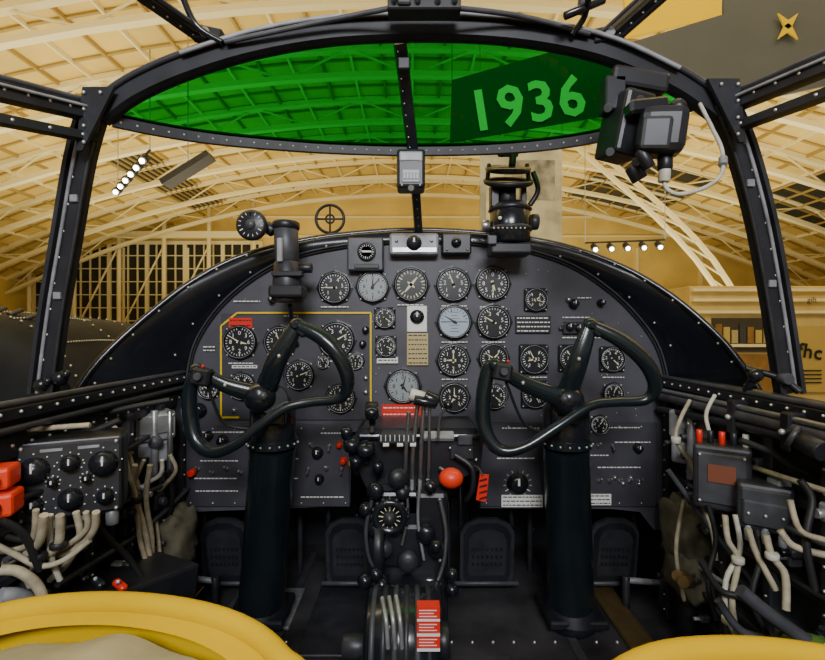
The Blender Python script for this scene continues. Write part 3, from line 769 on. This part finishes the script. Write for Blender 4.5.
b.cyl(S(372,432,.93),S(372,412,.93),.005,STL)
b.cyl(S(366,410,.96),S(378,410,.96),.018,BLK); 
b.tube([S(440,468,.93),S(448,474,.91)],.004,STL,sm=False); b.sph(S(451,478,.90),.022,ORG,18,(1.1,1,.9))
b.done()
b=MB('trim_wheels',pd)
c=S(390,515,.89)
b.lathe(c,NY,[(.034,0),(.036,.006),(.034,.014),(.024,.018),(.022,.012),(0,.012)],BLKG,28)
for i in range(16):
    a=2*math.pi*i/16; b.sph(c+V((math.cos(a)*.034,-.008,math.sin(a)*.034)),.0055,BLK,8)
b.lathe(c,NY,[(.013,.01),(.011,.026),(0,.028)],DGR,16); tickring(b,c,.014,.021,14,0,360,CRM,.0007,.0125)
for x,y,r in ((398,478,.02),(376,490,.016),(402,492,.013),(430,486,.012),(384,548,.016),(426,533,.018),(408,560,.02),(436,548,.016),(376,528,.014),(366,508,.012)):
    b.lathe(S(x,y,.895),(random.uniform(-.3,.3),-1,.1),[(r,0),(r*1.05,.006),(r*.95,.014),(r*.4,.017),(0,.018)],random.choice([BLKG,BLK,BLKG,DGR]),18)
b.lathe(S(376,545,.9),X,[(.05,0),(.052,.008),(.05,.016),(.03,.018)],BLK,24)
for pts,r,m in (([(372,500),(366,530),(370,560),(384,578)],.004,MGR),([(440,500),(446,530),(444,560),(438,580)],.004,STL),([(404,480),(408,510),(402,545)],.003,STL),([(420,482),(418,520),(424,560)],.003,ALU),([(366,576),(385,590),(396,602)],.005,STL),([(384,582),(396,596),(402,612)],.005,STL),([(440,585),(428,580),(420,590)],.004,STL)):
    b.tube([S(x,y,.885) for x,y in pts],r,m,8)
for x,y,r in ((365,581,.015),(376,574,.014),(382,585,.014),(452,574,.012),(452,590,.013),(436,546,.012),(392,590,.012)):
    b.sph(S(x,y,.86),r,BLKG,12)
b.done()
b=MB('lever_drum',pd)
c=U(402,640,.78)
b.lathe(c-X*.06,X,[(.02,0),(.075,.001),(.08,.006),(.08,.114),(.075,.119),(.02,.12)],BLKG,32)
for i in range(6): b.lathe(c+X*(-.05+.018*i),X,[(.080,0),(.0825,.002),(.0825,.006),(.080,.008)],DGR if i%2 else MGR,32)
b.box(c+V((0,.05,-.10)),(.14,.2,.18),BLK,bev=.01)
for i,x in enumerate((388,395,402)):
    b.tube([U(x,648,.70),U(x-2,620,.70),U(x-6,598-i,.735)],.0035,ALU,8)
for i,(y0,m) in enumerate(((608,RED),(619,WHT),(622,RED),(634,WHT),(637,RED),(649,WHT))):
    h=[11,2.5,11,2.5,11,2.5][i]
    b.prism([U(417,y0+h,.695),U(440,y0+h,.695),U(440,y0,.695),U(417,y0,.695)],(0,.02,0),m)
    if m is RED:
        for j in range(3):
            yy=y0+2+j*3; b.quad([U(419,yy+1,.694),U(437-3*(j%2),yy+1,.694),U(437-3*(j%2),yy,.694),U(419,yy,.694)],WHT)
b.cyl(c+V((-.1,0,-.01)),c+V((-.06,0,-.01)),.02,DGR); b.cyl(c+V((.06,0,0)),c+V((.08,0,0)),.03,BLK)
b.done()
b=MB('warning_tag')
p=[S(480,474,.9),S(489,475,.9),S(486,502,.9),S(476,500,.9)]; b.prism(p,(0,.004,0),RED)
for i in range(4): 
    y=478+i*6; b.quad([S(480,y+2,.898),S(487,y,.898),S(487,y+2,.898),S(479,y+4,.898)],BLK)
b.tube([S(470,466,.93),S(478,468,.91),S(483,476,.9)],.003,CABB,6)
b.tube([S(455,455,.93),S(472,468,.92),S(472,490,.92),S(466,500,.93)],.006,BLK,8)
b.done()

# =================== SIDE EQUIPMENT LEFT ===================
def frameR(n):
    n=V(n).normalized(); y=-n; z=V((0,0,1)); x=y.cross(z).normalized(); return Matrix((x,y,z)).transposed()
b=MB('radio_control_box')
n=V((.45,-.9,.0)).normalized(); R=frameR(n); c=U(76,472,.70); ax=R@X
b.box(c,(.130,.07,.115),BLK,R=R,bev=.006); b.box(c+n*.036,(.124,.006,.108),DGR,R=R,bev=.004)
for dx,dz,r in ((-.042,.018,.017),(.0,.024,.011),(.040,.018,.017),(-.042,-.03,.010),(0,-.028,.014),(.042,-.03,.010),(-.02,.0,.006),(.02,.0,.006)):
    p=c+n*.038+ax*dx+Z*dz
    b.lathe(p,n,[(r*1.15,0),(r*1.1,.004),(r,.006),(r*.9,.014),(0,.015)],BLKG,18)
    b.box(p+n*.016+Z*r*.4,(.002,.001,r*.8),WHT,R=R,bev=0)
    for q in range(7):
        a=math.radians(-120+40*q); b.box(p+n*.002+ax*(math.sin(a)*r*1.4)+Z*(math.cos(a)*r*1.4),(.0016,.001,.0016),WHT,R=R,bev=0)
for dx in(-.056,.056):
    for dz in(-.05,.05): b.sph(c+n*.04+ax*dx+Z*dz,.003,RIV,6)
for i in range(4): b.cyl(c+ax*(-.05+.033*i)+n*.02-Z*.055,c+ax*(-.05+.033*i)+n*.02-Z*.08,.009,ALU)
for dx in (-.022,.022): b.box(c+n*.04+ax*dx+Z*.045,(.026,.001,.004),LGR,R=R,bev=0)
b.cyl(c,V((-.555,c.y+.03,c.z)),.012,BLK)
b.done()
b=MB('junction_box')
n=V((.7,-.7,0)).normalized(); R=frameR(n); c=U(150,425,.98); ax=R@X
b.box(c,(.085,.06,.06),LGR,R=R,bev=.006); b.box(c+n*.03+Z*.005,(.06,.01,.04),ALU,R=R,bev=.003)
b.box(c-Z*.055,(.07,.05,.045),LGR,R=R,bev=.006); b.cyl(c+n*.03+Z*.035,c+n*.03-Z*.11,.007,ALU); b.cyl(c+n*.03+ax*.03+Z*.03,c+n*.03+ax*.03-Z*.1,.006,STL)
b.lathe(c+n*.034-Z*.03,n,[(.014,0),(.012,.01),(0,.011)],MGR,14)
for dx in(-.035,.035):
    for dz in(-.07,-.02,.022): b.sph(c+n*.033+ax*dx+Z*dz,.003,RIV,6)
b.cyl(c,V((-.555,c.y,c.z)),.012,BLK)
b.done()
b=MB('emergency_switch_box')
c=U(3,502,.60); b.box(c,(.034,.04,.030),ORG,rot=(0,0,20),bev=.005); b.box(c+Z*.034-X*.002,(.030,.04,.028),ORG,rot=(0,0,20),bev=.005); b.cyl(c+V((.003,-.016,0)),c+V((.01,-.028,0)),.008,BLK); b.cyl(c+V((.003,-.016,.034)),c+V((.01,-.028,.034)),.007,BLK)
b.cyl(c,V((-.555,c.y,c.z)),.008,BLK)
b.done()
b=MB('side_console')
c=U(100,590,.78); b.box(c-Z*.03,(.16,.26,.10),BLK,rot=(-8,0,-25),bev=.006); b.cyl(c-Z*.07,V((c.x,c.y,fz)),.03,BLK)
for i,(x,y) in enumerate(((98,600),(82,576),(120,585),(118,606),(98,582))):
    p=U(x,y,.72-.006*(y-590)/4); b.box(p,(.026,.012,.010),RED if i in (0,2) else BLK,rot=(0,15,-25),bev=.003); b.cyl(p,p+V((.004,-.012,.012)),.003,STL,seg=8)
b.done()
b=MB('wiring_harness')
L=[([(44,515),(40,540),(30,552),(12,560),(-8,566)],.60,.0055),([(60,515),(58,545),(40,560),(28,575),(38,600),(46,620)],.62,.0055),([(76,512),(80,535),(70,560),(50,580)],.64,.0045),([(96,512),(94,530),(78,548),(55,555),(30,556)],.63,.005),([(0,570),(20,572),(40,590),(48,625)],.58,.0065),
([(50,515),(50,540),(52,560),(60,580)],.62,.004),([(86,512),(86,530),(60,550),(48,552)],.63,.004),([(36,510),(34,535),(22,548),(-5,552)],.60,.004),([(-4,545),(18,556),(40,566),(64,560),(90,540)],.60,.004),
([(135,465),(132,490),(142,520),(150,560),(152,600)],.86,.0055),([(150,465),(146,500),(152,540),(150,575)],.88,.005),([(162,460),(160,475),(140,490),(134,520)],.88,.004),([(170,455),(176,470),(165,485),(150,500)],.95,.004),([(120,440),(128,470),(136,500),(140,540),(152,580)],.84,.0045),([(100,420),(118,430),(124,450),(128,480)],.82,.0035),([(0,440),(20,432),(50,428),(90,425)],.66,.004),([(128,450),(136,480),(140,510),(146,550),(148,590)],.87,.004),([(144,460),(134,485),(130,510)],.87,.0035)]
for pts,Y,r in L: 
    b.tube([U(x,y,Y+.01*i) for i,(x,y) in enumerate(pts)],r,random.choice([CAB,CAB,CABW]),8)
for (x,y,Y) in ((20,572,.61),(136,500,.86),(150,560,.89),(58,545,.63),(38,556,.62)): b.cyl(U(x,y-3,Y),U(x,y+3,Y),.010,CABB)
for pts,Y in (([(110,500),(112,540),(104,580)],.8),([(0,520),(24,535),(40,570)],.58),([(168,470),(172,500),(160,540)],.97),([(60,430),(110,412),(170,400)],.8),([(0,455),(30,445),(70,440),(120,420)],.68),([(90,515),(110,540),(130,560),(150,590)],.75),([(0,535),(30,540),(60,530),(100,520)],.62)):
    b.tube([U(x,y,Y+.02*i) for i,(x,y) in enumerate(pts)],.005,CABB,8)
b.tube([U(0,596,.58),U(22,598,.60),U(46,620,.64)],.010,LGR,10)
b.done()
def blob(b,c,sx,sy,sz,m,seed):
    rnd=random.Random(seed); vs=[];fs=[];n=18;k=14
    ph=[rnd.uniform(0,6) for _ in range(6)]
    for j in range(k+1):
        p=math.pi*j/k
        for i in range(n):
            t=2*math.pi*i/n; q=1+.10*math.sin(3*t+5*p+ph[0])+.08*math.sin(5*t-7*p+ph[1])+.05*math.sin(9*p+2*t+ph[2])+rnd.uniform(-.02,.02)
            se=lambda v:math.copysign(abs(v)**.6,v)
            vs.append((c[0]+sx*se(math.sin(p))*se(math.cos(t))*q,c[1]+sy*se(math.sin(p))*se(math.sin(t))*q,c[2]+sz*se(math.cos(p))*q))
    for j in range(k):
        for i in range(n):
            l=(i+1)%n; fs.append((j*n+i,(j+1)*n+i,(j+1)*n+l,j*n+l))
    b.add(vs,fs,m,True)
b=MB('canvas_bag')
blob(b,U(172,540,1.02),.040,.06,.065,KHK,3); blob(b,U(166,580,1.0),.042,.07,.05,KHK,5); b.tube([U(156,520,.95),U(160,560,.94),U(158,600,.94)],.004,CAB); b.cyl(U(166,580,1.0),V((-.53,1.0,fz)),.02,BLK)
b.done()
b=MB('canvas_bag'); blob(b,U(684,530,1.0),.032,.06,.065,KHK,8); blob(b,U(688,572,.98),.032,.06,.05,KHK,9); b.tube([U(684,500,.95),U(676,550,.93),U(684,600,.94)],.004,CAB); b.cyl(U(688,572,.98),V((.585,.98,fz)),.02,BLK); b.done()

# =================== SIDE EQUIPMENT RIGHT ===================
b=MB('relay_box')
n=V((-.55,-.8,0)).normalized(); R=frameR(n); c=U(722,474,.82); ax=R@X
b.box(c,(.085,.075,.11),DGR,R=R,bev=.005); b.box(c+n*.036,(.075,.01,.09),MGR,R=R,bev=.004); b.box(c+n*.042+Z*.01,(.04,.003,.03),mat('placard_rust',(.20,.06,.03),.5),R=R,bev=0)
for i in range(5): 
    p=c+Z*.055+ax*(-.034+.017*i)+n*.01; b.cyl(p,p+Z*.022,.005,[RED,BLK,RED,BLK,CABW][i])
for dx in(-.032,.032):
    for dz in(-.04,.04): b.sph(c+n*.042+ax*dx+Z*dz,.003,RIV,6)
b.cyl(c,V((.605,c.y+.03,c.z)),.012,BLK)
b.done()
b=MB('relay_box')
c=U(764,503,.76)
b.box(c,(.075,.07,.075),DGR,R=R,bev=.006); b.box(c+n*.036-Z*.008,(.06,.01,.04),MGR,R=R,bev=.003); b.box(c+n*.03+Z*.02,(.065,.016,.022),MGR,R=R,bev=.003)
for dx in(-.022,.0,.022): b.cyl(c+n*.03+ax*dx-Z*.03,c+n*.03+ax*dx-Z*.055,.006,LGR); b.sph(c+n*.042+ax*dx-Z*.008,.003,RIV,6)
b.cyl(c,V((.605,c.y+.03,c.z)),.012,BLK)
b.done()
b=MB('pipe_clamp_assembly')
c=U(692,424,1.0); R2=frameR((-.7,-.7,0)); b.box(c,(.08,.05,.06),LGR,R=R2,bev=.006); b.box(c-Z*.06,(.07,.05,.05),LGR,R=R2,bev=.006)
b.cyl(c+V((-.02,-.03,.04)),c+V((-.02,-.03,-.11)),.008,ALU); b.cyl(c+V((.02,-.04,.03)),c+V((.02,-.04,-.1)),.007,STL)
for k in range(5): b.sph(c+V((-.035+.015*k,-.045,.01)),.0035,RIV,6)
b.cyl(c,V((.605,c.y,c.z)),.012,BLK)
b.done()
b=MB('wiring_harness')
L=[([(715,395),(706,415),(712,440),(716,452)],.86,.0035,CABW),([(690,400),(680,420),(676,440),(690,462),(700,490)],.94,.004,CAB),([(725,515),(728,540),(738,560),(732,600),(738,640),(745,665)],.74,.0045,CAB),([(735,515),(740,550),(726,580),(728,620),(752,660)],.74,.004,CABW),([(748,528),(755,550),(765,570),(776,590)],.70,.0045,CAB),([(766,535),(772,556),(785,575),(786,610)],.68,.005,CAB),([(700,500),(712,530),(716,560)],.84,.004,CAB),([(780,530),(792,545),(812,552),(830,556)],.66,.005,CAB),([(718,600),(740,630),(770,640)],.68,.006,MGR),([(800,480),(812,500),(806,540),(815,590)],.66,.005,CABB),([(668,470),(690,500),(720,540),(760,590),(800,625)],.85,.005,MGR),([(740,590),(770,615),(820,650)],.62,.009,MGR),
([(757,530),(760,560),(752,600),(770,640)],.70,.004,CABB),([(700,560),(720,590),(745,600),(790,640)],.72,.005,CABB),([(708,505),(716,540),(708,580),(716,620)],.80,.0045,CABB),([(790,500),(800,530),(825,540)],.64,.004,CAB),([(740,440),(770,452),(800,470),(825,478)],.72,.005,CABB)]
for pts,Y,r,m in L: b.tube([U(x,y,Y-.008*i) for i,(x,y) in enumerate(pts)],r,m,8)
for (x,y,Y) in ((738,560,.72),(728,620,.71),(772,556,.67),(676,440,.92)): b.cyl(U(x,y-3,Y),U(x,y+3,Y),.009,CABW)
for c in (U(684,576,.9),U(690,582,.88)): b.cyl(c,c+V((-.025,-.02,.01)),.011,BRZ); b.cyl(c,c+V((.03,.02,-.01)),.006,STL)
b.done()
b=MB('hydraulic_tubing')
for z0,z1,r,m in ((-.150,-.155,.010,MGR),(-.165,-.185,.008,DGR),(-.135,-.14,.005,STL)):
    b.tube([V((.575,.45,CZ+z0)),V((.575,.75,CZ+z0)),V((.58,1.08,CZ+z1))],r,m,10)
for y in (.6,.7,.82): b.box((.58,y,CZ-.155),(.03,.02,.06),BLK,bev=.003); b.sph((.562,y,CZ-.155),.005,RIV,8)
b.cyl(U(800,440,.66),U(824,452,.62),.014,BLK); b.cyl(U(796,438,.665),U(790,435,.67),.018,DGR)
b.done()
b=MB('oxygen_bottle')
p0=U(838,684,.58); p1=U(784,636,.64); d=(p1-p0); Lg=d.length
b.lathe(p0,d,[(.0,-.06),(.026,-.05),(.034,-.02),(.034,Lg*.55),(.026,Lg*.75),(.014,Lg*.85),(.012,Lg)],OLV,24)
b.lathe(p0,d,[(.0345,Lg*.3),(.036,Lg*.31),(.036,Lg*.40),(.0345,Lg*.41)],CRM,24); b.cyl(p1-d*.02,p1+d*.12,.015,MGR)
b.cyl(p0+d*.3-V((0,0,.03)),V((p0.x+.02,p0.y,fz)),.012,BLK)
b.done()

# =================== SEATS ===================
def seat(xc,yf,zr,name='pilot_seat'):
    s=empty(name); w=.21
    b=MB('seat_pan',s)
    rim=[(-w,-.25,.0),(-w,-.05,.0),(-w,yf-.14,.0),(-w*.85,yf-.06,-.002),(-w*.5,yf-.01,.0),(0,yf+.003,-.002),(w*.5,yf-.01,-.012),(w*.82,yf-.04,-.030),(w,yf-.12,-.034),(w,-.05,-.01),(w,-.25,0)]
    P=[V((xc+x,y,zr+z)) for x,y,z in rim]
    b.tube(P,.012,YSEAT,12,n=6)
    a=cr([tuple(p) for p in P],6); low=[(xc+(p[0]-xc)*.95,p[1]*.97,p[2]-.13) for p in a]; l2=[(xc+(p[0]-xc)*.3,p[1]*.5-.05,p[2]-.15) for p in a]
    b.loft([a,low,l2],YSEAT)
    a2=[(xc+(p[0]-xc)*.88,p[1]-.030 if p[1]>0 else p[1],p[2]-.004) for p in a]; b.loft([a,a2],YSEAT)
    b.done()
    b=MB('seat_back',s); b.box((xc,-.27,zr+.12),(.40,.04,.5),YSEAT,rot=(8,0,0),bev=.018); b.box((xc,-.235,zr+.12),(.34,.05,.42),CLOTH,rot=(8,0,0),bev=.02); b.done()
    b=MB('seat_cushion',s)
    nx,ny=28,28; rows=[]
    for j in range(ny+1):
        v=j/ny; row=[]
        for i in range(nx+1):
            u=i/nx*2-1; x=u*(w-.03)
            yend=yf-.040-.085*abs(u)**3
            y=-.22+(yend+.22)*v
            z=.020*(1-u**4)*(1-(2*v-1)**8)-.012-.030*max(0,u)**2*v+.007*math.sin(9*u+4*v)*math.cos(9*v+3*u)+.004*math.sin(23*u*v+5*u)*(1-v**6)
            row.append((xc+x,y,zr+z))
        rows.append(row)
    b.loft(rows,CLOTH)
    bt=[[ (p[0],p[1],zr-.09) for p in r] for r in (rows[0],rows[-1])]; b.loft([rows[-1],bt[1]],CLOTH); b.done()
    b=MB('seat_legs',s)
    for sx in(-.17,.17): b.cyl((xc+sx,.0,zr-.12),(xc+sx,.0,fz),.014,MGR); b.cyl((xc+sx,-.22,zr-.12),(xc+sx,-.22,fz),.014,MGR); b.box((xc+sx,-.06,fz+.01),(.03,.42,.02),BLK)
    b.done()
seat(-.305,.50,CZ-.298); seat(.325,.43,CZ-.300,'pilot_seat')

# =================== LIGHTS / CAMERA ===================
def area(name,loc,rot,sx,sy,pw,col):
    l=bpy.data.lights.new(name,'AREA'); l.shape='RECTANGLE'; l.size=sx; l.size_y=sy; l.energy=pw; l.color=col
    o=bpy.data.objects.new(name,l); o.location=loc; o.rotation_euler=[math.radians(a) for a in rot]; bpy.context.collection.objects.link(o); return o
area('hangar_up_fill',(-12,18,5.5),(180,0,0),14,26,2300,(1,.89,.60))  # added area light facing up to brighten the roof; no real fixture
area('hangar_up_fill',(12,18,5.5),(180,0,0),14,26,2300,(1,.89,.60))  # matching added roof fill on the right side
area('hangar_high_fill',(0,2,13),(55,0,0),30,3,1700,(1,.89,.60))  # broad fill added high in the hangar, not an actual lamp
area('banner_fill',(2,5,CZ+.2),(125,0,-4),1.5,1.0,150,(1,.95,.8))  # area light added to brighten the year banner; has no fixture
area('cockpit_rear_fill',(0.1,-1.3,CZ+1.0),(62,0,0),.8,.4,48,(.95,.96,1.0))  # fill added behind and above the camera for the panel
area('cockpit_side_fill',(-.30,.15,CZ+.55),(38,0,-12),.25,.12,1.6,(.95,.97,1.0))  # small light added from the left to put a sheen on the columns
w=bpy.data.worlds.new('hangar_ambient'); bpy.context.scene.world=w; w.use_nodes=True
w.node_tree.nodes['Background'].inputs[0].default_value=(1,.93,.82,1); w.node_tree.nodes['Background'].inputs[1].default_value=.28
cam=bpy.data.cameras.new('camera'); co=bpy.data.objects.new('camera',cam); bpy.context.collection.objects.link(co)
co.location=(0,0,CZ); co.rotation_euler=(math.pi/2,0,0); cam.sensor_width=36; cam.lens=F/825*36; cam.clip_start=.02; cam.clip_end=200
bpy.context.scene.camera=co
